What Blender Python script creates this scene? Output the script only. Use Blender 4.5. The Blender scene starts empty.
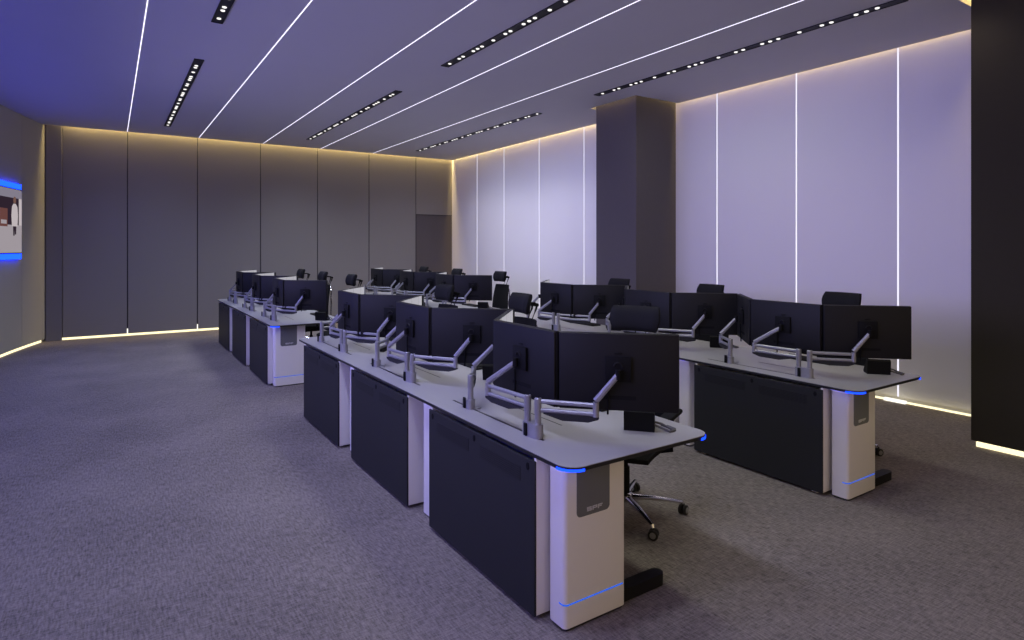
import bpy, bmesh, math, random
from mathutils import Vector, Matrix
random.seed(4)
scene = bpy.context.scene
C = scene.collection
PI = math.pi
R = math.radians

# ------------------------------------------------------------------ light levels
L_LINE, L_SEAM, L_BASE, L_BLUE, L_SPOT = 1.9, 1.15, 1.6, 8.6, 1.2
L_SCREEN = 0.55
L_HALL, C_HALL = .75, (.24, .24, 1.0)        # the wide part of the video wall picture
L_DISPLAY = 0.5
COVE_W = 26.0
# track beams: left, middle, right track; nearer half first, then far half
P_DOWN = [122.5, 58.0, 16.0, 78.2, 145.9, 104.0]
C_DOWN = [(0.625, 0.652, 1.0), (0.975, 1.0, 0.809), (1.0, 0.86, 0.80), (0.653, 0.713, 1.0), (0.777, 0.834, 1.0), (0.831, 0.823, 1.0)]
P_WALL_FAR, C_WALL_FAR = 18.7, (0.64, 0.721, 1.0)
P_WALL_NEAR, C_WALL_NEAR = 6.5, (0.95, 1.0, 0.8)
P_REAR, C_REAR = 53.0, (1.0, 0.751, 0.409)
L_DESK = 1.0
L_LEG = 2.0
P_SCR, C_SCR = 96.0, (.48, .435, .90)
EXPOSURE = 0.0

# ------------------------------------------------------------------ materials
def new_mat(name):
    m = bpy.data.materials.new(name); m.use_nodes = True
    return m, m.node_tree.nodes, m.node_tree.links, m.node_tree.nodes['Principled BSDF']

def surf(name, col, rough=.5, metal=0.0, spec=.5, noise=0.0, nscale=30.0, bump=0.0, coat=0.0):
    m, N, K, b = new_mat(name)
    b.inputs['Base Color'].default_value = (*col, 1)
    b.inputs['Roughness'].default_value = rough
    b.inputs['Metallic'].default_value = metal
    b.inputs['Specular IOR Level'].default_value = spec
    b.inputs['Coat Weight'].default_value = coat
    tc = N.new('ShaderNodeTexCoord'); nz = N.new('ShaderNodeTexNoise')
    nz.inputs['Scale'].default_value = nscale; nz.inputs['Detail'].default_value = 3
    K.new(tc.outputs['Object'], nz.inputs['Vector'])
    if noise > 0:
        mx = N.new('ShaderNodeMix'); mx.data_type = 'RGBA'
        mx.inputs[6].default_value = (*[c*(1-noise) for c in col], 1)
        mx.inputs[7].default_value = (*[min(1, c*(1+noise)) for c in col], 1)
        K.new(nz.outputs['Fac'], mx.inputs[0]); K.new(mx.outputs[2], b.inputs['Base Color'])
    if bump > 0:
        bp = N.new('ShaderNodeBump'); bp.inputs['Strength'].default_value = bump; bp.inputs['Distance'].default_value = .002
        K.new(nz.outputs['Fac'], bp.inputs['Height']); K.new(bp.outputs['Normal'], b.inputs['Normal'])
    return m

def glow(name, col, strength):
    m = bpy.data.materials.new(name); m.use_nodes = True
    N, K = m.node_tree.nodes, m.node_tree.links
    N.clear()
    e = N.new('ShaderNodeEmission'); o = N.new('ShaderNodeOutputMaterial')
    e.inputs['Color'].default_value = (*col, 1); e.inputs['Strength'].default_value = strength
    K.new(e.outputs[0], o.inputs[0])
    return m

def carpet_mat():
    m, N, K, b = new_mat('carpet')
    tc = N.new('ShaderNodeTexCoord')
    def noise(scale, sx, sy, detail):
        mp = N.new('ShaderNodeMapping'); mp.inputs['Scale'].default_value = (sx, sy, 1)
        mp.inputs['Rotation'].default_value = (0, 0, R(3))
        nz = N.new('ShaderNodeTexNoise'); nz.inputs['Scale'].default_value = scale; nz.inputs['Detail'].default_value = detail
        K.new(tc.outputs['Object'], mp.inputs['Vector']); K.new(mp.outputs[0], nz.inputs['Vector'])
        return nz.outputs['Fac']
    a = noise(9, 11.0, 1.9, 3)        # streaks along the length of the room
    c = noise(9, 1.9, 11.0, 3)        # streaks across
    f = noise(150, 1, 1, 2)           # pile
    big = noise(1.3, 1, 1, 2)
    def math_(op, x, y):
        n = N.new('ShaderNodeMath'); n.operation = op
        for i, v in enumerate((x, y)):
            if isinstance(v, float): n.inputs[i].default_value = v
            else: K.new(v, n.inputs[i])
        return n.outputs[0]
    s = math_('ADD', math_('MULTIPLY', a, .40), math_('MULTIPLY', c, .30))
    s = math_('ADD', s, math_('MULTIPLY', f, .22))
    s = math_('ADD', s, math_('MULTIPLY', big, .16))
    rp = N.new('ShaderNodeValToRGB'); K.new(s, rp.inputs[0])
    rp.color_ramp.elements[0].position = .40; rp.color_ramp.elements[0].color = (.100, .088, .083, 1)
    rp.color_ramp.elements[1].position = .64; rp.color_ramp.elements[1].color = (.300, .264, .244, 1)
    K.new(rp.outputs[0], b.inputs['Base Color'])
    b.inputs['Roughness'].default_value = .95; b.inputs['Specular IOR Level'].default_value = .1
    bp = N.new('ShaderNodeBump'); bp.inputs['Strength'].default_value = .5; bp.inputs['Distance'].default_value = .004
    K.new(s, bp.inputs['Height']); K.new(bp.outputs[0], b.inputs['Normal'])
    return m

def vent_mat():
    m, N, K, b = new_mat('perforated_black')
    tc = N.new('ShaderNodeTexCoord'); mp = N.new('ShaderNodeMapping'); mp.inputs['Scale'].default_value = (100, 100, 100)
    K.new(tc.outputs['Object'], mp.inputs[0])
    fr = N.new('ShaderNodeVectorMath'); fr.operation = 'FRACTION'; K.new(mp.outputs[0], fr.inputs[0])
    sb = N.new('ShaderNodeVectorMath'); sb.operation = 'SUBTRACT'; sb.inputs[1].default_value = (.5, .5, .5); K.new(fr.outputs[0], sb.inputs[0])
    sp = N.new('ShaderNodeSeparateXYZ'); K.new(sb.outputs[0], sp.inputs[0])
    cb = N.new('ShaderNodeCombineXYZ'); K.new(sp.outputs['Y'], cb.inputs[0]); K.new(sp.outputs['Z'], cb.inputs[1])
    ln = N.new('ShaderNodeVectorMath'); ln.operation = 'LENGTH'; K.new(cb.outputs[0], ln.inputs[0])
    gt = N.new('ShaderNodeMath'); gt.operation = 'GREATER_THAN'; gt.inputs[1].default_value = .32; K.new(ln.outputs['Value'], gt.inputs[0])
    mx = N.new('ShaderNodeMix'); mx.data_type = 'RGBA'; K.new(gt.outputs[0], mx.inputs[0])
    mx.inputs[6].default_value = (.006, .006, .007, 1); mx.inputs[7].default_value = (.027, .028, .030, 1)
    K.new(mx.outputs[2], b.inputs['Base Color']); b.inputs['Roughness'].default_value = .55; b.inputs['Specular IOR Level'].default_value = .2
    return m

M = {}
M['ceiling'] = surf('ceiling_paint', (0.5644, 0.5561, 0.5680), .8, spec=.2, noise=.02, nscale=2)
M['wall_white'] = surf('white_wall_panel', (.87, .85, .84), .45, spec=.3, noise=.015, nscale=1.5)
M['wall_grey'] = surf('grey_wall_panel', (0.2624, 0.2461, 0.2268), .6, spec=.25, noise=.04, nscale=90, bump=.05)
M['wall_left'] = surf('light_grey_panel', (0.4480, 0.4306, 0.3715), .55, spec=.25, noise=.03, nscale=40)
M['groove'] = surf('dark_groove', (.03, .03, .032), .8)
M['pillar'] = surf('charcoal_cladding', (0.1176, 0.1060, 0.1048), .5, spec=.3, noise=.05, nscale=25)
M['pier'] = surf('black_cladding', (0.0419, 0.0371, 0.0249), .75, spec=.12, noise=.05, nscale=25)
M['slate'] = surf('slate_trim', (.20, .19, .19), .6, noise=.03)
M['door'] = surf('brown_grey_door', (.105, .088, .086), .5, noise=.04, nscale=20)
M['carpet'] = carpet_mat()
M['desk'] = surf('grey_laminate', (0.3590, 0.3531, 0.3556), .42, spec=.35, noise=.02, nscale=120)
M['edge'] = surf('black_edge', (.012, .012, .013), .4)
M['lacquer'] = surf('white_lacquer', (.90, .87, .84), .38, spec=.4, noise=.01, nscale=5)
M['panel'] = surf('charcoal_panel', (0.0279, 0.0288, 0.0306), .55, spec=.2, noise=.04, nscale=60)
M['vent'] = vent_mat()
M['logo'] = surf('grey_plate', (.16, .165, .175), .4, noise=.02)
M['letters'] = surf('silver_letters', (.70, .70, .72), .35, metal=.3)
M['plastic'] = surf('black_plastic', (0.0117, 0.0113, 0.0125), .55, spec=.22, noise=.03, nscale=50)
M['plastic_dark'] = surf('matt_black_plastic', (0.0080, 0.0080, 0.0088), .7, spec=.12)
M['screen'] = surf('screen_glass', (.012, .012, .014), .12, spec=.6)
M['alu'] = surf('satin_aluminium', (.35, .35, .385), .42, metal=.5, noise=.03, nscale=60)
M['chrome'] = surf('polished_chrome', (.75, .75, .77), .12, metal=1.0)
M['sleeve'] = surf('black_cable_sleeve', (.014, .014, .016), .8, noise=.1, nscale=200)
M['fabric'] = surf('black_mesh_fabric', (.014, .014, .016), .9, spec=.12, noise=.15, nscale=220, bump=.3)
M['rubber'] = surf('black_rubber', (.015, .015, .015), .7)
M['hub'] = surf('grey_caster_hub', (.30, .30, .31), .35, metal=.5)
M['cable'] = surf('grey_cable', (.10, .10, .105), .6)
M['housing'] = surf('black_track_housing', (.008, .008, .012), .6)
def display_mat(name, w, h, c1, c2, gap, strength):
    m = bpy.data.materials.new(name); m.use_nodes = True
    N, K = m.node_tree.nodes, m.node_tree.links; N.clear()
    tc = N.new('ShaderNodeTexCoord'); sp = N.new('ShaderNodeSeparateXYZ'); cb = N.new('ShaderNodeCombineXYZ')
    K.new(tc.outputs['Object'], sp.inputs[0]); K.new(sp.outputs['Y'], cb.inputs[0]); K.new(sp.outputs['Z'], cb.inputs[1])
    br = N.new('ShaderNodeTexBrick'); br.inputs['Scale'].default_value = 1.0; br.inputs['Brick Width'].default_value = w
    br.inputs['Row Height'].default_value = h; br.inputs['Mortar Size'].default_value = w*.008; br.offset = 0.0
    br.inputs['Color1'].default_value = (*c1, 1); br.inputs['Color2'].default_value = (*c2, 1); br.inputs['Mortar'].default_value = (*gap, 1)
    K.new(cb.outputs[0], br.inputs['Vector'])
    e = N.new('ShaderNodeEmission'); e.inputs['Strength'].default_value = strength
    gl = N.new('ShaderNodeBsdfGlossy'); gl.inputs['Roughness'].default_value = .15; gl.inputs['Color'].default_value = (.04, .04, .04, 1)
    ad = N.new('ShaderNodeAddShader'); o = N.new('ShaderNodeOutputMaterial')
    K.new(br.outputs['Color'], e.inputs['Color']); K.new(e.outputs[0], ad.inputs[0]); K.new(gl.outputs[0], ad.inputs[1]); K.new(ad.outputs[0], o.inputs[0])
    return m
M['display'] = display_mat('lit_display', .192, .188, (.92, .90, 1.0), (.62, .58, .62), (.12, .11, .13), L_DISPLAY)
M['line'] = glow('white_line_light', (.86, .82, 1.0), L_LINE)
M['seam'] = glow('white_seam_light', (.90, .88, 1.0), L_SEAM)
M['base'] = glow('warm_floor_light', (1.0, .88, .52), L_BASE)
M['base_white'] = glow('white_floor_light', (1.0, .97, .85), L_BASE*.8)
M['blue'] = glow('blue_halo_light', (.003, .025, 1.0), L_BLUE)
M['desk_blue'] = glow('blue_desk_light', (.005, .040, 1.0), 4.0*L_DESK)
M['leg_light'] = glow('violet_leg_light', (.30, .26, 1.0), L_LEG)
M['desk_line'] = glow('blue_line_light', (.03, .16, 1.0), .8*L_DESK)
M['spot'] = glow('spot_lens', (1.0, .97, .94), L_SPOT)

# ------------------------------------------------------------------ mesh helpers
class MB:
    def __init__(s): s.v = []; s.f = []; s.sm = []
    def add(s, vs, fs, smooth=False):
        o = len(s.v); s.v += [tuple(v) for v in vs]; s.f += [tuple(i+o for i in f) for f in fs]; s.sm += [smooth]*len(fs); return s
    def bm(s, b, mat=None, smooth=False):
        b.verts.ensure_lookup_table(); b.verts.index_update()
        vs = [(mat @ v.co) if mat else v.co.copy() for v in b.verts]
        fs = [[v.index for v in f.verts] for f in b.faces]; b.free()
        return s.add(vs, fs, smooth)
    def box(s, x0, x1, y0, y1, z0, z1, bev=0.0, seg=2, mat=None):
        b = bmesh.new(); bmesh.ops.create_cube(b, size=1)
        for v in b.verts:
            v.co = Vector(((x0+x1)/2+v.co.x*(x1-x0), (y0+y1)/2+v.co.y*(y1-y0), (z0+z1)/2+v.co.z*(z1-z0)))
        if bev > 0: bmesh.ops.bevel(b, geom=b.edges[:]+b.verts[:], offset=bev, segments=seg, profile=.5, affect='EDGES')
        return s.bm(b, mat)
    def prism(s, pts, z0, z1, mat=None, smooth=False):     # outline in XY extruded in Z
        n = len(pts); vs = [Vector((x, y, z0)) for x, y in pts]+[Vector((x, y, z1)) for x, y in pts]
        if mat: vs = [mat @ v for v in vs]
        fs = [tuple(range(n-1, -1, -1)), tuple(range(n, 2*n))]+[(i, (i+1) % n, n+(i+1) % n, n+i) for i in range(n)]
        return s.add(vs, fs, smooth)
    def tube(s, pts, r, n=10, sq=None, caps=True):          # round (or flattened) tube along a polyline
        pts = [Vector(p) for p in pts]; vs = []; fs = []
        for i, p in enumerate(pts):
            if i == 0: d = pts[1]-p
            elif i == len(pts)-1: d = p-pts[-2]
            else: d = (pts[i+1]-p).normalized()+(p-pts[i-1]).normalized()
            d.normalize()
            up = Vector((0, 0, 1)) if abs(d.z) < .95 else Vector((1, 0, 0))
            a = d.cross(up).normalized(); c = a.cross(d).normalized()
            rr = r[i] if isinstance(r, (list, tuple)) else r
            ra, rc = (rr*sq[0], rr*sq[1]) if sq else (rr, rr)
            for k in range(n):
                t = 2*PI*(k+.5)/n; vs.append(p+a*math.cos(t)*ra+c*math.sin(t)*rc)
        for i in range(len(pts)-1):
            for k in range(n): fs.append((i*n+k, i*n+(k+1) % n, (i+1)*n+(k+1) % n, (i+1)*n+k))
        s.add(vs, fs, n > 6)
        if caps:
            o = len(s.v)-len(vs)
            s.f.append(tuple(o+k for k in range(n-1, -1, -1))); s.sm.append(False)
            s.f.append(tuple(o+(len(pts)-1)*n+k for k in range(n))); s.sm.append(False)
        return s
    def cyl(s, p0, p1, r, n=20): return s.tube([p0, p1], r, n)
    def lathe(s, prof, n=24, at=(0, 0, 0)):
        vs = []; fs = []
        for r, z in prof:
            for k in range(n): vs.append((at[0]+r*math.cos(2*PI*k/n), at[1]+r*math.sin(2*PI*k/n), at[2]+z))
        for i in range(len(prof)-1):
            for k in range(n): fs.append((i*n+k, i*n+(k+1) % n, (i+1)*n+(k+1) % n, (i+1)*n+k))
        fs += [tuple(range(n-1, -1, -1)), tuple((len(prof)-1)*n+k for k in range(n))]
        return s.add(vs, fs, True)
    def build(s, name, mat, parent=None, weld=True):
        me = bpy.data.meshes.new(name); me.from_pydata(s.v, [], s.f)
        me.polygons.foreach_set('use_smooth', s.sm); me.materials.append(mat)
        b = bmesh.new(); b.from_mesh(me); bmesh.ops.recalc_face_normals(b, faces=b.faces); b.to_mesh(me); b.free()
        try: me.set_sharp_from_angle(angle=R(40))
        except Exception: pass
        me.update()
        o = bpy.data.objects.new(name, me); C.objects.link(o)
        if parent: o.parent = parent
        return o

def rounded(x0, x1, y0, y1, r, n=8, corners=(1, 1, 1, 1)):  # ccw from (x0,y0)
    out = []
    for (cx, cy, a, on) in ((x0+r, y0+r, PI, corners[0]), (x1-r, y0+r, 1.5*PI, corners[1]), (x1-r, y1-r, 0, corners[2]), (x0+r, y1-r, .5*PI, corners[3])):
        if on:
            for k in range(n+1): t = a+PI/2*k/n; out.append((cx+r*math.cos(t), cy+r*math.sin(t)))
        else:
            out.append(((x0 if cx < (x0+x1)/2 else x1), (y0 if cy < (y0+y1)/2 else y1)))
    return out

def tag(o, label, cat, group=None):
    o['label'] = label; o['category'] = cat
    if group: o['group'] = group
    return o
def struct(o, label=None):
    o['kind'] = 'structure'
    if label: o['label'] = label
    return o
def thing(name, label, cat, group=None, loc=(0, 0, 0), rz=0.0):
    o = bpy.data.objects.new(name, None); C.objects.link(o); o.location = loc; o.rotation_euler.z = rz
    return tag(o, label, cat, group)
def dup(o, loc, rz, label, group=None):
    r = o.copy(); C.objects.link(r); r.location = loc; r.rotation_euler = (0, 0, rz); r['label'] = label
    if group: r['group'] = group
    for ch in list(o.children):
        c = ch.copy(); C.objects.link(c); c.parent = r
        for g in list(ch.children):
            d = g.copy(); C.objects.link(d); d.parent = c
    return r

# ------------------------------------------------------------------ the room
ZC = 3.892
XR, YB = 7.272, 13.80           # right and back wall faces
XE, YE = 7.243, 13.728          # ceiling edge (light gap beyond)
Y_REAR = -2.4
ARC_R, ARC_X, ARC_Y = 18.0, 16.23, 8.5
def arc(y, off=0.0):            # the gently curved left wall; off = distance into the room
    if y < ARC_Y: return (ARC_X-ARC_R+off, y)     # straight towards the camera end
    s = (y-ARC_Y)/ARC_R
    return (ARC_X-(ARC_R-off)*math.sqrt(max(0, 1-s*s)), ARC_Y+(ARC_R-off)*s)
ys = [Y_REAR+(13.72-Y_REAR)*i/40 for i in range(41)]

fl = MB().box(-3.2, 7.8, Y_REAR-.3, 14.3, -.12, 0).build('floor', M['carpet']); struct(fl, 'grey brown carpet floor')

# ceiling slab with cut-outs around the square pillar and the corner pier
pil = (6.425, XR, 6.45, 7.33)
pier = (6.15, XR+.3, Y_REAR, 2.20)
g = .07
cl = MB()
outline_left = [arc(y, .0) for y in ys]
def slab(poly): cl.prism(poly, ZC, ZC+.09)
xs_strip = pil[0]-g
slab([(x, y) for x, y in outline_left[::-1]]+[(arc(Y_REAR)[0], Y_REAR), (pier[0]-.09, Y_REAR), (pier[0]-.09, YE), (arc(13.7)[0], YE)])
slab([(pier[0]-.09, 2.345), (XE, 2.345), (XE, pil[2]-g), (xs_strip, pil[2]-g), (xs_strip, pil[3]+g), (XE, pil[3]+g), (XE, YE), (pier[0]-.09, YE)])
struct(cl.build('ceiling', M['ceiling']), 'flat white ceiling washed violet by the blue halo')
sof = MB().box(-3.2, 7.8, Y_REAR-.3, 14.3, ZC+.30, ZC+.40).build('trim_1', M['ceiling']); struct(sof, 'upper soffit above the ceiling gap')

ZT = ZC+.30
BZ = .045                       # walls stop here, lit recess below
# back wall: panels with thin dark grooves between
seams = [-.72, .289, 1.486, 2.685, 3.887, 5.082, 6.275]
bw = MB()
edges = seams+[XR]
for a, b in zip(edges[:-1], edges[1:]):
    if a > 6: bw.box(a+.009, b, YB, YB+.03, 2.505, ZT)
    else: bw.box(a+.009, b-.009, YB, YB+.03, BZ, ZT, .003, 1)
bw.box(-1.4, 7.8, YB+.03, YB+.15, 0, ZT)
o = struct(bw.build('wall_back', M['wall_grey']), 'grey panelled back wall')
gr = MB()
for a in seams[1:]: gr.box(a-.009, a+.009, YB+.012, YB+.029, .09, ZT)
gro = gr.build('groove', M['groove'], o)
tk = MB()
for a in seams[1:4]: tk.box(a-.011, a+.011, YB+.002, YB+.028, BZ, .15)
# door at the right end of the back wall
d = struct(MB().box(6.29, XR-.015, YB+.012, YB+.029, .03, 2.49, .003, 1).build('door_1', M['door']), 'plain brown grey door in the back wall')
MB().box(6.36, 6.375, YB-.045, YB+.012, .98, 1.16, .004, 1).build('door_handle', M['plastic'], d)
fr = MB().box(6.277, 6.29, YB+.005, YB+.029, 0, 2.505).box(6.277, XR, YB+.005, YB+.029, 2.49, 2.505)
fr.build('door_frame', M['groove'], d)
# slate return at the left corner
t = MB().box(-.955, -.72, 13.79, YB+.08, 0, ZT, .004, 1).build('trim_2', M['slate']); struct(t, 'narrow slate grey corner return')

# right wall: white panels between lit seams
rs = [13.80, 12.53, 11.35, 10.03, 8.63, 7.20, 5.69, 4.48, 3.284, 1.9]
rw = MB()
for a, b in zip(rs[:-1], rs[1:]): rw.box(XR, XR+.03, b+.0085, a-.0085 if a < 13.7 else a, BZ, ZT)
rw.box(XR+.03, XR+.15, 1.5, 13.9, 0, ZT)
struct(rw.build('wall_right', M['wall_white']), 'white panelled right wall')

# left wall, curved, in panels
lw = MB()
n = len(ys)
def curved(mb, y0, y1, z0, z1, off0, off1, seg=16):
    pts = [arc(y0+(y1-y0)*i/seg, off0) for i in range(seg+1)]+[arc(y1-(y1-y0)*i/seg, off1) for i in range(seg+1)]
    mb.prism(pts, z0, z1, smooth=False); return mb
lj = [13.87, 12.945, 11.4, 9.85, 8.3, 6.75, 5.2, 3.65, 2.1, .55, -1.0, Y_REAR]
for a, b in zip(lj[:-1], lj[1:]): curved(lw, b+.004, a-.004, BZ, ZC, .0, -.03, 6)
curved(lw, Y_REAR-.1, 13.87, 0, ZT, -.03, -.15, 30)
struct(lw.build('wall_left', M['wall_left']), 'light grey curved wall that carries the video wall')
rear = MB().box(-3.2, 7.8, Y_REAR-.15, Y_REAR, 0, ZT).build('wall_front', M['wall_grey']); struct(rear)

# pillar and pier
p = struct(MB().box(pil[0], pil[1], pil[2], pil[3], 0, ZT, .004, 1).build('pillar', M['pillar']), 'square charcoal pillar against the right wall')
p = MB().box(pier[0], pier[1], pier[2], pier[3], .05, ZT, .003, 1).box(pier[0]+.04, pier[1], pier[2], pier[3]-.06, 0, .05).build('pillar', M['pier'])
struct(p, 'wide black pier at the right edge')

# ------------------------------------------------------------------ built-in lights
LX = [.2838, 1.5009, 2.7165, 3.9301, 5.1399]
names = ['first from the video wall side, above the open aisle', 'second from the video wall side', 'middle one of five', 'fourth from the video wall side', 'nearest to the square pillar']
for x, nm in zip(LX, names):
    o = MB().box(x-.0042, x+.0042, Y_REAR+.2, 13.70, ZC-.003, ZC+.001).build('ceiling_light_line', M['line'])
    tag(o, 'thin white light line running along the ceiling, '+nm, 'light', 'light lines in the ceiling')

gapnames = ['by the back wall end', 'by the square pillar', 'behind the pillar', 'by the near end']
for y in rs[1:5]+rs[6:-1]:
    nm = {12.53: 'closest to the door corner', 11.35: 'second from the door corner', 10.03: 'third from the door corner', 8.63: 'just behind the square pillar',
          5.69: 'first one in front of the square pillar', 4.48: 'second one in front of the square pillar', 3.284: 'closest to the black pier'}[y]
    o = MB().box(XR-.001, XR+.012, y-.008, y+.008, .05, ZC+.05).build('wall_light_strip', M['seam'])
    tag(o, 'upright white light strip between white wall panels, '+nm, 'light', 'upright light strips in the right wall')

def floor_strip(mb, label, mat='base'):
    return tag(mb.build('floor_light_strip', M[mat]), label, 'light', 'warm light strips along the wall feet')
floor_strip(MB().box(-.72, 6.26, YB+.003, YB+.029, .004, BZ-.002), 'warm light strip glowing along the foot of the grey back wall')
floor_strip(MB().box(XR-.065, XR-.045, 2.2, 13.7, .002, .020), 'warm light strip glowing along the foot of the white right wall')
floor_strip(curved(MB(), Y_REAR, 13.68, .004, BZ-.002, -.003, -.029, 30), 'warm light strip glowing along the foot of the curved left wall')
floor_strip(MB().box(pier[0]+.008, pier[0]+.04, Y_REAR, 2.165, .004, .043), 'warm light strip glowing under the wide black pier')
for y in (3.284, 4.48, 5.69):
    o = MB().box(XR-.11, XR-.07, y-.12, y+.10, .003, .036, .003, 1).build('floor_light', M['base_white'])
    tag(o, 'short bright floor light at the wall strip '+{3.284: 'closest to the black pier', 4.48: 'second in front of the pillar', 5.69: 'first in front of the pillar'}[y], 'light', 'short lights at the strip feet')
for a, nm in zip(seams[1:4], ('leftmost', 'second from the left', 'third from the left')):
    o = MB().box(a-.012, a+.012, YB+.002, YB+.012, BZ, .14).build('seam_light', M['base_white'])
    tag(o, 'tiny upright light at the foot of the '+nm+' back wall groove', 'light', 'tiny lights at the groove feet')

# track lights: black recess with groups of one, two and three spots
def track(x, y0, y1, label):
    t = thing('track_light', label, 'light', 'black spot tracks in the ceiling', (x, y0, ZC))
    L = y1-y0
    MB().box(-.048, .048, 0, L, -.004, .001).build('housing', M['housing'], t)
    rim = MB()
    rim.box(-.052, -.048, 0, L, -.010, .001).box(.048, .052, 0, L, -.010, .001).box(-.052, .052, -.004, 0, -.010, .001).box(-.052, .052, L, L+.004, -.010, .001)
    rim.build('rim', M['housing'], t)
    # spot spacing read off the photograph, from the far end: 1, 2, 3, 1, 2, 3 ...
    y = L-.13; k = 0; lens = None
    while y > .06:
        for j in range((1, 2, 3)[k % 3]):
            if y < .05: break
            if lens is None:
                lens = MB().lathe([(.020, .001), (.020, -.006), (.015, -.009), (0.002, -.009)], 14).build('spot', M['spot'], t)
                o = lens
            else:
                o = lens.copy(); C.objects.link(o); o.parent = t
            o.location = (0, y, -.004); y -= .095
        y -= .140; k += 1
    return t
track(.875, 7.96, 12.66, 'black spot track between the first and second light lines, far half of the ceiling')
track(.875, 1.85, 6.55, 'black spot track between the first and second light lines, nearer the camera')
track(3.39, 8.03, 12.66, 'black spot track between the third and fourth light lines, far half of the ceiling')
track(3.39, 1.95, 6.62, 'black spot track between the third and fourth light lines, nearer the camera')
track(5.865, 8.08, 12.80, 'black spot track alongside the white wall beyond the square pillar')
track(5.865, 2.59, 6.68, 'long black spot track alongside the white wall in front of the square pillar')

# warm light in the gap round the ceiling
def cove(name, x, y, sx, sy, w, z=ZC+.2, col=(1.0, .73, .28), spread=150):
    l = bpy.data.lights.new(name, 'AREA'); l.shape = 'RECTANGLE'; l.size = sx; l.size_y = sy; l.energy = w; l.color = col; l.spread = R(spread)
    o = bpy.data.objects.new(name, l); C.objects.link(o); o.location = (x, y, z)
    return o
cove('cove_light_back', (-.7+XE)/2, (YB+YE)/2, XE+.7, .05, COVE_W*3.0)
cove('cove_light_right_far', (XE+XR)/2, (YE+pil[3])/2, .024, YE-pil[3]-.1, COVE_W*2.4)
cove('cove_light_right_near', (XE+XR)/2, (2.3+pil[2])/2, .024, pil[2]-2.4, COVE_W*.8)
cove('cove_light_pillar_face', pil[0]-g/2, (pil[2]+pil[3])/2, .05, pil[3]-pil[2], 2.0)
cove('cove_light_pillar_side', (pil[0]+XE)/2, pil[2]-g/2, XE-pil[0], .05, .8)
cove('cove_light_pillar_rear', (pil[0]+XE)/2, pil[3]+g/2, XE-pil[0], .05, 2.0)
cove('cove_light_pier', (pier[0]+XE)/2, pier[3]+.07, XE-pier[0], .10, 6.0)
cove('cove_light_pier_face', pier[0]-.045, 0, .06, 4.2, 3.0)

# the spots of the tracks: wide beams to the floor, the two wall-side tracks turned to the white wall
def spot(name, x, y, w, tx, ty, tz, ang=140, col=(1.0, .95, .93), rad=.05):
    l = bpy.data.lights.new(name, 'SPOT'); l.energy = w; l.spot_size = R(ang); l.spot_blend = 1.0; l.shadow_soft_size = rad; l.color = col
    o = bpy.data.objects.new(name, l); C.objects.link(o); o.location = (x, y, ZC-.03-rad*.3)
    o.rotation_euler = (Vector((tx, ty, tz))-o.location).to_track_quat('-Z', 'Y').to_euler()
for i, x in enumerate((.875, 3.39, 5.865)):
    for y in (2.2, 3.1, 4.0, 4.9, 5.8): spot('track_spot', x, y, P_DOWN[i]*.6, x, y, 0, 140, C_DOWN[i], .16)
    for y in (8.6, 9.5, 10.4, 11.3, 12.2): spot('track_spot', x, y, P_DOWN[i+3]*.6, x, y, 0, 140, C_DOWN[i+3], .16)
for y in (8.9, 9.9, 10.9, 11.9): spot('wall_spot', 5.865, y, P_WALL_FAR, XR, y, 1.6, 120, C_WALL_FAR)
for y in (5.9, 5.1, 4.2): spot('wall_spot', 5.865, y, P_WALL_NEAR, XR, y, 1.6, 120, C_WALL_NEAR)
# warm fill light added behind the camera, no fixture; lifts the near-facing sides
l = bpy.data.lights.new('rear_warm_fill', 'AREA'); l.shape = 'RECTANGLE'; l.size = 8.4; l.size_y = 3.2; l.energy = P_REAR; l.color = C_REAR
o = bpy.data.objects.new('rear_warm_fill', l); C.objects.link(o); o.location = (2.7, Y_REAR+.1, 2.05); o.rotation_euler = (R(90), 0, 0)

# the beam of the video wall itself (screens throw most of their light straight out)
l = bpy.data.lights.new('video_wall_beam', 'AREA'); l.shape = 'RECTANGLE'; l.size = 1.0; l.size_y = 11.0; l.energy = P_SCR; l.color = C_SCR; l.spread = R(95)
o = bpy.data.objects.new('video_wall_beam', l); C.objects.link(o); o.location = (ARC_X-ARC_R+.10, 6.2, 2.115); o.rotation_euler = (0, R(-90), 0)

# ------------------------------------------------------------------ video wall
SY0, SY1, SZ0, SZ1 = 0.6, 12.80, 1.595, 2.635
vw = thing('video_wall', 'wide curved video wall with a blue halo above and below', 'screen', None, (arc(8.5)[0], 8.5, SZ0))
def vpart(mb, name, mat, par=None):
    o = mb.build(name, mat, vw if par is None else par)
    if par is None: o.matrix_parent_inverse = Matrix.Translation(-Vector(vw.location))
    return o
vpart(curved(MB(), SY0, SY1, SZ0, SZ1, .05, .004, 30), 'casing', M['plastic'])
vpart(curved(MB(), SY0, SY1, SZ1+.005, SZ1+.085, .045, .004, 30), 'halo_strip', M['blue'])
vpart(curved(MB(), SY0, SY1, SZ0-.09, SZ0-.005, .045, .004, 30), 'halo_strip', M['blue'])
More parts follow.
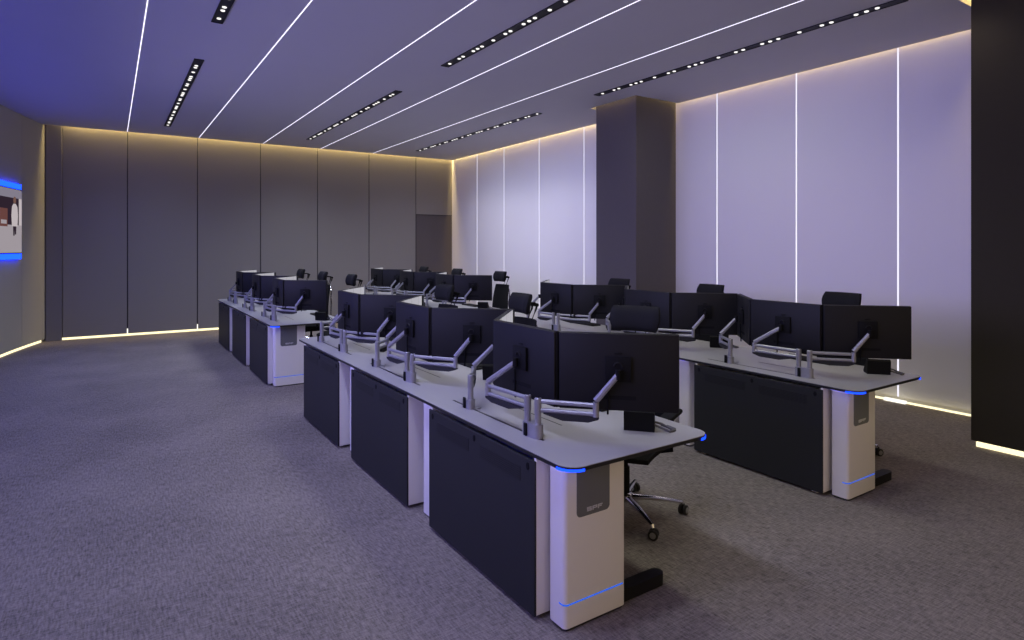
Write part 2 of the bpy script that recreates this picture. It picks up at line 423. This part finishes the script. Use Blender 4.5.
# picture: a bright hall with a figure in a white coat (plain coloured shapes on the screen)
def pic(name, col, st): return glow(name, col, st)
P = {'hall': display_mat('picture_blue_tiles', 1.2, .52, C_HALL, tuple(c*.75 for c in C_HALL), tuple(c*.3 for c in C_HALL), L_HALL*1.15), 'floor': pic('picture_pale_floor', (.62, .55, .60), L_SCREEN),
     'dark': pic('picture_dark_doorway', (.05, .03, .05), L_SCREEN), 'coat': pic('picture_white_coat', (.85, .75, .78), L_SCREEN*1.1),
     'red': pic('picture_brown_desk', (.25, .10, .09), L_SCREEN), 'skin': pic('picture_face', (.30, .16, .13), L_SCREEN),
     'grey': pic('picture_grey_ceiling', (.40, .36, .46), L_SCREEN)}
def shape(name, key, y0, y1, z0, z1, lift, seg=4):
    vpart(curved(MB(), y0, y1, z0, z1, .05+lift+.001, .05+lift-.002, seg), name, P[key])
shape('picture_hall', 'hall', SY0+.02, 11.95, SZ0+.015, SZ1-.015, .002, 24)
shape('picture_floor', 'floor', 11.95, SY1-.01, SZ0+.015, 2.05, .002)
shape('picture_back', 'dark', 11.95, SY1-.12, 2.05, 2.48, .002)
shape('picture_wall', 'coat', SY1-.12, SY1-.01, 2.05, 2.48, .002, 2)
shape('picture_ceiling', 'grey', 11.95, SY1-.01, 2.48, SZ1-.015, .002)
shape('picture_counter', 'red', 11.95, 12.25, 2.02, 2.30, .004, 2)
shape('picture_counter', 'floor', 12.0, 12.21, 2.06, 2.12, .006, 2)
def figure(key, prof, name):   # outline (dy, z) about y=12.52
    vs = []; n = len(prof)
    for dy, z in prof: x, y = arc(12.52+dy, .056); vs.append((x, y, z))
    for dy, z in prof: x, y = arc(12.52+dy, .053); vs.append((x, y, z))
    mb = MB().add(vs, [tuple(range(n)), tuple(range(2*n-1, n-1, -1))]+[(i, (i+1) % n, n+(i+1) % n, n+i) for i in range(n)])
    vpart(mb, name, P[key])
figure('coat', [(-.10, 2.03), (.10, 2.03), (.12, 2.20), (.10, 2.34), (.04, 2.39), (-.04, 2.39), (-.10, 2.34), (-.12, 2.20)], 'picture_person_coat')
figure('skin', [(-.04, 2.40), (.04, 2.40), (.05, 2.45), (.03, 2.50), (-.03, 2.50), (-.05, 2.45)], 'picture_person_head')
figure('dark', [(-.05, 1.88), (-.01, 1.88), (0, 2.02), (.01, 1.90), (.05, 1.90), (.06, 2.03), (-.06, 2.03)], 'picture_person_legs')

# ------------------------------------------------------------------ control desks
ZD, TH = .757, .019
PITCH, PL = 1.4225, 1.0899
Y0 = 2.2588
def text_letters():
    """SPF in wide block strokes, unit height, on the plane y=0 facing -Y."""
    mb = MB()
    def seg(x0, x1, z0, z1): mb.box(x0, x1, -.002, 0, z0, z1)
    w = .26
    def S(x): seg(x, x+1.5, 0, w); seg(x+1.5-w*1.2, x+1.5, w, .37); seg(x, x+1.5, .37, .63); seg(x, x+w*1.2, .63, 1-w); seg(x, x+1.5, 1-w, 1)
    def Pp(x): seg(x, x+w*1.2, 0, 1-w); seg(x, x+1.5, 1-w, 1); seg(x+1.5-w*1.2, x+1.5, .55, 1-w); seg(x+w*1.2, x+1.5, .31, .55)
    def F(x): seg(x, x+w*1.2, 0, 1-w); seg(x, x+1.5, 1-w, 1); seg(x+w*1.2, x+1.25, .36, .60)
    S(0); Pp(1.75); F(3.5)
    return mb

def make_desk(label):
    """origin: panel face (x=0), y=0 at the near panel end of the row; operator side is +x."""
    r = thing('control_desk', label, 'desk', 'rows of control desks')
    yA, yB = 2.022-Y0, 6.49-Y0
    x0, x1 = .012, .938
    top = MB().prism(rounded(x0, x1, yA, yB, .085, 8), ZD-.003, ZD)
    top.build('desktop', M['desk'], r)
    MB().prism(rounded(x0-.001, x1+.001, yA-.001, yB+.001, .086, 8), ZD-TH, ZD-.003).build('edge_band', M['edge'], r)
    # blue lights tucked under the rounded corners
    for (cx, cy, a) in ((x0+.085, yA+.085, PI), (x1-.085, yA+.085, 1.5*PI)):
        pts = [(cx+.0885*math.cos(a+PI/2*k/10), cy+.0885*math.sin(a+PI/2*k/10)) for k in range(11)]
        pin = [(cx+.068*math.cos(a+PI/2*k/10), cy+.068*math.sin(a+PI/2*k/10)) for k in range(10, -1, -1)]
        MB().prism(pts+pin, ZD-TH-.002, ZD-.010).build('corner_light', M['desk_blue'], r)
    # three cabinets
    for k in range(3):
        a, b = k*PITCH, k*PITCH+PL
        cab = MB().box(.012, .40, a, a+.018, .02, ZD-TH-.002, .002, 1).box(.012, .40, b-.018, b, .02, ZD-TH-.002, .002, 1).box(.012, .40, a+.018, b-.018, .02, .05).box(.382, .40, a+.018, b-.018, .05, ZD-TH-.002)
        cab.box(.03, .06, a+.05, a+.09, 0, .02).box(.03, .06, b-.09, b-.05, 0, .02).box(.34, .37, a+.05, a+.09, 0, .02).box(.34, .37, b-.09, b-.05, 0, .02)
        cb = cab.build('cabinet', M['lacquer'], r)
        fp = MB().box(0, .012, a-.002, b+.002, .018, .724, .002, 1)
        fp.build('front_panel', M['panel'], cb)
        for yy in (a+.05, b-.05, (a+b)/2):
            MB().prism([(.011*math.cos(2*PI*i/16), .017*math.sin(2*PI*i/16)) for i in range(16)], -.003, .002,
                       Matrix.Translation((0, yy, .690)) @ Matrix.Rotation(PI/2, 4, 'Y') @ Matrix.Rotation(PI/2, 4, 'Z')).build('lock', M['plastic_dark'], cb)
        for (ya, yb) in ((a+.11, (a+b)/2-.06), ((a+b)/2+.06, b-.11)):
            MB().box(-.0015, .001, ya, yb, .605, .672).build('vent', M['vent'], cb)
    # legs: one at either end, one in each gap
    for i, yc in enumerate((2.175-Y0, PL+.166, PITCH+PL+.166, 6.36-Y0)):
        lx0, lx1 = .062, .430
        lg = MB().prism(rounded(lx0, lx1, yc-.06, yc+.06, .022, 5), .012, ZD-TH)
        leg = lg.build('leg', M['lacquer'], r)
        MB().prism(rounded(lx0+.006, lx1-.006, yc-.054, yc+.054, .02, 4), 0, .012).build('toe', M['edge'], leg)
        MB().prism(rounded(lx1-.02, .73, yc-.035, yc+.035, .034, 6), .004, .062).build('foot', M['plastic'], leg)
        if i in (0, 3):
            s = -1 if i == 0 else 1
            yf = yc+s*.06
            mat = Matrix.Translation((0, yf, 0)) @ Matrix.Rotation(PI/2, 4, 'X') if s < 0 else Matrix.Translation((0, yf, 0)) @ Matrix.Rotation(PI/2, 4, 'X')
            MB().prism(rounded(.130, .325, .490, ZD-TH-.002, .022, 5, (1, 1, 0, 0)), -.002, .0025, mat).build('logo_plate', M['logo'], leg)
            le = text_letters().build('lettering', M['letters'], leg)
            sc = .0185
            le.scale = (sc, 1, sc)
            if s < 0: le.location = (.188, yf-.0025, .508)
            else: le.location = (.278, yf+.0025, .508); le.rotation_euler.z = PI
            ln = MB().box(lx0+.021, lx1-.020, yf-.001 if s < 0 else yf-.003, yf+.003 if s < 0 else yf+.001, .114, .1205)
            arcp = [s*(PI/2+PI/2*k/6) for k in range(7)]
            cxx, cyy = lx0+.022, yc+s*.038
            ln.prism([(cxx+.0232*math.cos(t), cyy+.0232*math.sin(t)) for t in arcp]+[(cxx+.020*math.cos(t), cyy+.020*math.sin(t)) for t in arcp[::-1]], .114, .1205)
            ln.box(lx0-.0012, lx0+.002, min(yc+s*.038, yc+s*.020), max(yc+s*.038, yc+s*.020), .114, .1205)
            ln.build('light_line', M['desk_line'], leg)
    # small violet lights that wash down the front edge of each leg
    for yc in (2.175-Y0, PL+.166, PITCH+PL+.166):
        MB().box(.030, .042, yc-.045, yc+.045, ZD-TH-.006, ZD-TH-.0005).build('leg_light', M['leg_light'], r)
    # dark cable slots in the top
    for k in range(3):
        c = 2.685-Y0+k*PITCH
        MB().box(.152, .164, c-.285, c+.65, ZD-.001, ZD+.0012).build('cable_slot', M['edge'], r)
        MB().box(.383, .390, c-.135, c+.33, ZD-.001, ZD+.001).build('cable_slot', M['edge'], r)
    # steel crossbar under the top
    MB().box(.22, .28, 2.25-Y0, 6.30-Y0, ZD-TH-.055, ZD-TH-.003).build('crossbar', M['plastic'], r)
    return r

ROWS = {'A': (1.6094, Y0, 'front left desk'), 'B': (4.0546, Y0+.052, 'front right desk'),
        'C': (1.6094, Y0+5.6448, 'back left desk'), 'D': (4.0546, Y0+5.6448+.052, 'back right desk')}
desk_labels = {'A': 'long grey control desk in the foreground, nearest to the camera', 'B': 'long grey control desk on the right, alongside the white wall and black pier',
               'C': 'long grey control desk at back left, near the grey back wall', 'D': 'long grey control desk at back right, near the brown door'}
first = None
for k, (x, y, nm) in ROWS.items():
    if first is None:
        first = make_desk(desk_labels[k]); first.location = (x, y, 0)
    else:
        dup(first, (x, y, 0), 0, desk_labels[k])

# ------------------------------------------------------------------ monitors
MW, MH = .575, .376
ZMT = 1.283
def make_monitor():
    r = thing('monitor', '', 'monitor', 'black monitors on arms')
    MB().box(-.010, .010, -MW/2, MW/2, 0, MH, .004, 2).build('housing', M['plastic'], r)
    MB().box(-.0245, -.009, -MW/2+.002, MW/2-.002, .002, MH-.002, .005, 2).build('back_cover', M['plastic'], r)
    MB().box(-.0252, -.0235, -.085, .085, .055, .075, .0008, 1).build('lower_vent', M['plastic_dark'], r)
    MB().box(.0095, .0112, -MW/2+.003, MW/2-.003, .008, MH-.003).build('screen', M['display'], r)
    vp = MB().box(-.042, -.028, -.062, .062, MH/2-.045, MH/2+.078, .004, 2).build('mount_plate', M['plastic_dark'], r)
    nt = MB().tube([(-.046, .020*math.cos(t), MH/2+.030+.020*math.sin(t)) for t in [PI*k/8 for k in range(9)]], .004, 6)
    nt.build('mount_ring', M['plastic'], vp)
    MB().box(-.033, -.028, -.018, .018, MH/2+.088, MH/2+.096, .002, 1).build('release_tab', M['plastic_dark'], r)
    MB().tube([(-.036, .045, MH/2-.05), (-.034, .047, .06), (-.030, .05, -.015)], .005, 8).build('cable', M['plastic_dark'], r)
    return r
mon0 = make_monitor()

# ------------------------------------------------------------------ monitor arms
def bar_pair(mb_top, mb_low, p, q):
    """two parallel bars between pole top p and elbow q (same height)."""
    mb_top.tube([p, q], .0115, 8, (.9, 1.0))
    lo = Vector((0, 0, -.043))
    mb_low.tube([Vector(p)+lo, Vector(q)+lo], .0115, 8, (.9, 1.0))

def arm_parts(root, pole, elbow, vesa):
    """pole, elbow, vesa in root space (z from the desk top)"""
    zt = .195
    p = Vector((pole[0], pole[1], 0)); q = Vector((elbow[0], elbow[1], 0)); v = Vector(vesa)
    up = Vector((0, 0, 1))
    pl = MB().cyl(p, p+up*(zt-.012), .0165, 18).lathe([(.0175, zt-.075), (.0185, zt-.07), (.0185, zt), (.015, zt+.004), (.002, zt+.004)], 18, tuple(p))
    post = pl.build('pole', M['alu'], root)
    MB().cyl(p+up*(zt+.003), p+up*(zt+.0065), .009, 12).build('pole_cap', M['chrome'], post)
    a, b = MB(), MB()
    d = (q-p).normalized()
    bar_pair(a, a, p+up*(zt-.012)+d*.01, q+up*(zt-.012)-d*.005)
    # elbow knuckle, plumb
    a.cyl(q+up*(zt-.066), q+up*(zt+.004), .015, 16)
    low = a.build('lower_arm', M['alu'], root)
    # black cable sleeve slung below the lower bar
    L = (q-p).length; n = Vector((-d.y, d.x, 0))
    s0, s1 = p+d*.035, q-d*.002
    prof = [(.0, -.066), (.0, -.070), (L*.34, -.096), (L*.80, -.094), (L*.97, -.078), (L*.97, -.066)]
    vs = []
    for sgn in (-1, 1):
        for (t, z) in prof:
            if sgn: vs.append(p+d*(.03+t*.97)+n*(.012*sgn)+up*(zt+z+.0))
    m = len(prof)
    sl = MB().add(vs, [tuple(range(m-1, -1, -1)), tuple(range(m, 2*m))]+[(i, (i+1) % m, m+(i+1) % m, m+i) for i in range(m)])
    sl.build('cable_sleeve', M['sleeve'], low)
    # rising upper arm to the monitor
    w = MB()
    q1 = q+up*(zt+.010); dv = v-q1
    w.tube([q1, q1+dv*.97], [.0155, .0135], 8, (.95, 1.05))
    up_arm = w.build('upper_arm', M['alu'], root)
    hd = MB().cyl(v-up*.022, v+up*.022, .015, 14)
    hd.build('tilt_joint', M['plastic_dark'], up_arm)
    return v

def base_clamp(root, poles):
    c = sum((Vector((x, y, 0)) for x, y in poles), Vector())/len(poles)
    MB().lathe([(.040, 0), (.040, .004), (.036, .006), (.002, .006)], 24, (c.x+.028, c.y+.004, 0)).build('foot_plate', M['alu'], root)
    if len(poles) == 2:
        (xa, ya), (xb, yb) = poles
        ang = math.atan2(yb-ya, xb-xa)
        pts = rounded(-math.hypot(xb-xa, yb-ya)/2-.026, math.hypot(xb-xa, yb-ya)/2+.026, -.026, .026, .0255, 6)
        MB().prism(pts, 0, .070, Matrix.Translation(c) @ Matrix.Rotation(ang, 4, 'Z')).build('base_block', M['alu'], root)
    else:
        MB().prism(rounded(c.x-.026, c.x+.024, c.y-.026, c.y+.026, .02, 6), 0, .055).build('base_block', M['alu'], root)
    MB().box(c.x-.036, c.x-.026, c.y+.010, c.y+.032, .004, .066, .002, 1).build('clamp_screw', M['plastic_dark'], root)

S45 = math.sqrt(.5)
MX = .2454
def side_pose(sgn, deg):         # hinge at the centre monitor's edge, turned towards the operator
    a = R(deg); h = MW/2
    return ((MX+h*math.sin(a)+.004, sgn*(h+.003+h*math.cos(a))), -sgn*a)
MON = {'centre': ((MX, 0), 0.0), 'right': side_pose(-1, 46.5), 'left': side_pose(1, 41.5)}
LEFT_B = side_pose(1, 44.5)
def vesa(side):
    (x, y), a = MON[side]
    return (x-.064*math.cos(a), y-.064*math.sin(a), ZMT-MH-ZD+MH/2-.004)

# ------------------------------------------------------------------ touch panel, keyboard
def make_touch_panel():
    r = thing('touch_panel', '', 'phone', 'black touch panels on the desks')
    w = .077
    prof = [(0, .0), (-.012, .100), (.006, .112), (.022, .109), (.098, .018), (.098, 0)]   # x toward the operator
    n = len(prof)
    vs = [(x, -w, z) for x, z in prof]+[(x, w, z) for x, z in prof]
    MB().add(vs, [tuple(range(n)), tuple(range(2*n-1, n-1, -1))]+[(i, (i+1) % n, n+(i+1) % n, n+i) for i in range(n)]).build('case', M['plastic_dark'], r)
    u = Vector((.076, 0, -.091)).normalized(); nn = Vector((.091, 0, .076)).normalized()
    a = Vector((.022, 0, .109))+u*.012; b = Vector((.022, 0, .109))+u*.104
    MB().add([a+nn*.0012+Vector((0, -w+.01, 0)), a+nn*.0012+Vector((0, w-.01, 0)), b+nn*.0012+Vector((0, w-.01, 0)), b+nn*.0012+Vector((0, -w+.01, 0)),
              a+Vector((0, -w+.01, 0)), a+Vector((0, w-.01, 0)), b+Vector((0, w-.01, 0)), b+Vector((0, -w+.01, 0))],
             [(0, 1, 2, 3), (7, 6, 5, 4), (0, 4, 5, 1), (1, 5, 6, 2), (2, 6, 7, 3), (3, 7, 4, 0)]).build('display', M['screen'], r)
    MB().tube([(.03, -w+.002, .03), (.035, -w-.03, .018), (.02, -w-.075, .006), (.05, -w-.10, .005), (.09, -w-.07, .006), (.13, -w-.03, .005)], .006, 8).build('cable', M['cable'], r)
    MB().tube([(.05, -w+.002, .04), (.06, -w-.035, .03), (.045, -w-.085, .009), (.075, -w-.10, .005), (.12, -w-.06, .005)], .006, 8).build('cable', M['cable'], r)
    return r
tp0 = make_touch_panel()

def make_keyboard():
    r = thing('keyboard', '', 'keyboard', 'dark keyboards on the desks')
    MB().box(-.065, .065, -.215, .215, 0, .016, .005, 2).build('case', M['plastic'], r)
    kk = MB()
    for i in range(5):
        for j in range(15):
            if i == 4 and 4 <= j <= 9:
                if j == 4: kk.box(.042, .058, -.198+4*.0265, -.198+10*.0265-.004, .015, .021)
                continue
            kk.box(-.058+i*.025, -.038+i*.025, -.198+j*.0265, -.198+j*.0265+.0225, .015, .021)
    o = kk.build('keys', M['plastic_dark'], r)
    return r
kb0 = make_keyboard()

# ------------------------------------------------------------------ chairs
def grid_surface(f, nu, nv, thick):
    """closed cushion from a surface f(u,v)->(point, normal)"""
    vs = []; fs = []
    for side in (0, 1):
        for i in range(nu+1):
            for j in range(nv+1):
                u, v = i/nu, j/nv
                p, nrm = f(u, v)
                e = min(1, min(u, 1-u)*nu/1.6)*min(1, min(v, 1-v)*nv/1.6)
                t = thick*(.35+.65*math.sqrt(max(0, e)))
                vs.append(p+nrm*(t/2 if side == 0 else -t/2))
    A = (nu+1)*(nv+1); ix = lambda s, i, j: s*A+i*(nv+1)+j
    for i in range(nu):
        for j in range(nv):
            fs.append((ix(0, i, j), ix(0, i+1, j), ix(0, i+1, j+1), ix(0, i, j+1)))
            fs.append((ix(1, i, j), ix(1, i, j+1), ix(1, i+1, j+1), ix(1, i+1, j)))
    for i in range(nu):
        fs.append((ix(0, i, 0), ix(1, i, 0), ix(1, i+1, 0), ix(0, i+1, 0)))
        fs.append((ix(0, i, nv), ix(0, i+1, nv), ix(1, i+1, nv), ix(1, i, nv)))
    for j in range(nv):
        fs.append((ix(0, 0, j), ix(0, 0, j+1), ix(1, 0, j+1), ix(1, 0, j)))
        fs.append((ix(0, nu, j), ix(1, nu, j), ix(1, nu, j+1), ix(0, nu, j+1)))
    return MB().add(vs, fs, True)

def make_chair():
    """faces -x; origin on the floor under the column"""
    r = thing('office_chair', '', 'chair', 'black office chairs with headrests')
    # star base
    st = MB().lathe([(.030, .085), (.045, .088), (.045, .125), (.030, .135), (.002, .135)], 20)
    for k in range(5):
        a = 2*PI*k/5; dx, dy = math.cos(a), math.sin(a)
        st.tube([(dx*.03, dy*.03, .108), (dx*.18, dy*.18, .100), (dx*.355, dy*.355, .078), (dx*.365, dy*.365, .062)], [.024, .020, .014, .010], 10, (1.0, .75))
    star = st.build('star_base', M['chrome'], r)
    for k in range(5):
        a = 2*PI*k/5+.0; dx, dy = math.cos(a), math.sin(a); t = a+.9
        c = Vector((dx*.365, dy*.365, .030)); ax = Vector((-math.sin(t), math.cos(t), 0))
        wl = MB()
        for s in (-1, 1):
            wl.tube([c+ax*(s*.007), c+ax*(s*.012), c+ax*(s*.022), c+ax*(s*.025)], [.028, .030, .030, .025], 18)
        wl.tube([c+Vector((0, 0, .004)), c+Vector((0, 0, .038))], .009, 10)
        w = wl.build('caster', M['rubber'], r)
        for s in (-1, 1): MB().tube([c+ax*(s*.0245), c+ax*(s*.0275)], .018, 14).build('caster_hub', M['hub'], w)
    MB().cyl((0, 0, .13), (0, 0, .30), .026, 18).cyl((0, 0, .30), (0, 0, .41), .016, 16).build('gas_column', M['plastic_dark'], r)
    MB().box(-.13, .12, -.085,   .085, .365, .418, .015, 2).tube([(0, .08, .39), (-.02, .22, .38)], .007, 8).build('mechanism', M['plastic_dark'], r)
    # seat
    def seat(u, v):
        x = -.25+.49*u; y = (-.255+.51*v)*(1-.10*(1-u)**3)
        z = .445-.035*max(0, .25-u)*4*max(0, .25-u)*4*.6+.012*abs(2*v-1)**2
        return Vector((x, y, z)), Vector((0, 0, 1))
    grid_surface(seat, 12, 12, .075).build('seat', M['fabric'], r)
    # back: curved, leaning slightly
    def back(u, v):
        z = .53+.56*u; y = (-.235+.47*v)*(1-.18*u*u)
        x = .235+.02*math.sin(u*PI)*-1+.045*u-.05*(2*v-1)**2
        return Vector((x, y, z)), Vector((1, 0, -.08)).normalized()
    bk = grid_surface(back, 14, 12, .035).build('backrest', M['fabric'], r)
    fr = MB()
    for s in (-1, 1):
        fr.tube([(.10, .05*s, .42), (.24, .06*s, .43), (.285, .10*s, .58), (.275, .15*s, .80), (.275, .14*s, 1.0), (.285, .05*s, 1.08)], .011, 8)
    fr.build('back_frame', M['chrome'], bk)
    # headrest on its bracket
    def head(u, v):
        w = 1-.12*abs(2*u-1.15)**2
        z = 1.140+.165*u; y = (-.170+.340*v)*w
        x = .185-.028*(2*v-1)**2+.035*(u-.45)**2*4*.6+.02*u
        return Vector((x, y, z)), Vector((1, 0, -.05)).normalized()
    hr = grid_surface(head, 10, 14, .07).build('headrest', M['fabric'], r)
    br = MB()
    for s in (-1, 1):
        br.tube([(.215, .045*s, 1.225), (.30, .040*s, 1.222), (.325, .038*s, 1.205), (.318, .036*s, 1.17), (.268, .036*s, 1.06)], .0095, 8)
    br.tube([(.325, -.048, 1.205), (.325, .048, 1.205)], .015, 10)
    br.build('headrest_bracket', M['plastic_dark'], hr)
    # arms
    for s in (-1, 1):
        ar = MB().tube([(.02, .22*s, .435), (.02, .285*s, .45), (.01, .295*s, .56), (.0, .295*s, .66)], .018, 10, (.8, 1.2))
        a = ar.build('armrest', M['plastic_dark'], r)
        MB().box(-.15, .12, .255*s if s > 0 else -.335, .335 if s > 0 else -.255, .655, .685, .012, 2).build('arm_pad', M['fabric'], a)
    return r
ch0 = make_chair()

# ------------------------------------------------------------------ stations
NUM = ('near end', 'middle', 'far end')
# double-pole and single-pole positions along the slot differ a little per station (y offsets)
DP = {('A', 0): -.20, ('A', 1): -.13, ('A', 2): -.09, ('C', 0): -.10, ('C', 1): -.10, ('C', 2): -.10, ('B', 0): -.205, ('B', 1): -.15, ('B', 2): -.10}
SP = {('A', 0): .425, ('A', 1): .49, ('A', 2): .575, ('B', 0): .425, ('B', 1): .44}
CHAIRS = {('A', 0): (2.755, 2.86, 26, -108), ('A', 1): (2.73, 4.31, -6, 10), ('A', 2): (2.745, 5.72, 2, 30),
          ('B', 0): (5.12, 2.86, -4, 0), ('B', 1): (5.12, 4.24, -3, 20), ('B', 2): (5.12, 5.61, 2, 40),
          ('C', 0): (2.74, 8.66, 0, 0), ('C', 1): (2.68, 9.87, 0, 25), ('C', 2): (2.68, 11.22, 0, 50),
          ('D', 0): (5.12, 8.40, 0, 0), ('D', 1): (5.12, 9.87, 0, 30), ('D', 2): (5.12, 11.28, 0, 10)}
used = {'m': 0, 't': 0, 'k': 0, 'c': 0}
def place(key, proto, loc, rz, label):
    if used[key] == 0:
        used[key] = 1; proto.location = loc; proto.rotation_euler.z = rz; proto['label'] = label; return proto
    return dup(proto, loc, rz, label)
for row, (rx, ry, rname) in ROWS.items():
    for k in range(3):
        oy = ry+(2.685-Y0)+k*PITCH
        where = f'{NUM[k]} station of the {rname}'
        for side in ('left', 'centre', 'right'):
            (x, y), a = LEFT_B if (row == 'B' and side == 'left') else MON[side]
            look = {'left': 'black monitor angled at the left of three', 'centre': 'black monitor seen from behind, middle of three', 'right': 'black monitor angled at the right of three'}[side]
            place('m', mon0, (rx+x, oy+y, ZMT-MH), a, f'{look}, {where}')
        # arms
        dy = DP.get((row, k), -.15); sy = SP.get((row, k), .45)
        t = thing('monitor_mount', f'silver twin-pole monitor mount, {where}', 'monitor mount', 'silver twin-pole monitor mounts', (rx, oy, ZD))
        pa, pb = (.150, dy+.040), (.156, dy-.040)
        base_clamp(t, [pa, pb])
        arm_parts(t, pa, (.125, .185), vesa('centre'))
        arm_parts(t, pb, (.338, -.462), vesa('right'))
        t = thing('monitor_mount', f'silver single-pole monitor mount, {where}', 'monitor mount', 'silver single-pole monitor mounts', (rx, oy, ZD))
        ps = (.152, sy)
        base_clamp(t, [ps])
        arm_parts(t, ps, (.285, .62), vesa('left'))
        place('t', tp0, (rx+.653+(.045 if row == 'B' else 0), oy-.434-(.025 if row == 'B' else 0), ZD), R(41), f'small black touch panel with grey cables, {where}')
        place('k', kb0, (rx+.80, oy+.16, ZD), 0, f'dark keyboard lying behind the monitors, {where}')
        cx, cy, ca, sa = CHAIRS[(row, k)]
        c = place('c', ch0, (cx, cy, 0), R(ca), f'black office chair with headrest, {where}')
        for ch in c.children:
            if ch.name.split('.')[0] in ('star_base', 'caster'): ch.rotation_euler.z = R(sa-ca)

# ------------------------------------------------------------------ world, camera, view
w = bpy.data.worlds.new('World'); scene.world = w; w.use_nodes = True
w.node_tree.nodes['Background'].inputs[0].default_value = (.3, .3, .4, 1); w.node_tree.nodes['Background'].inputs[1].default_value = .02
cam = bpy.data.cameras.new('Camera'); cam.sensor_width = 36; cam.lens = 610.66/1024*36; cam.shift_y = -(320-247.0)/1024
co = bpy.data.objects.new('Camera', cam); C.objects.link(co); co.location = (0, 0, 1.7); co.rotation_euler = (PI/2, 0, -R(33.396))
cam.clip_start = .05; scene.camera = co
vs = scene.view_settings
vs.view_transform = 'Standard'; vs.look = 'None'; vs.gamma = 1; vs.use_curve_mapping = False; vs.exposure = EXPOSURE
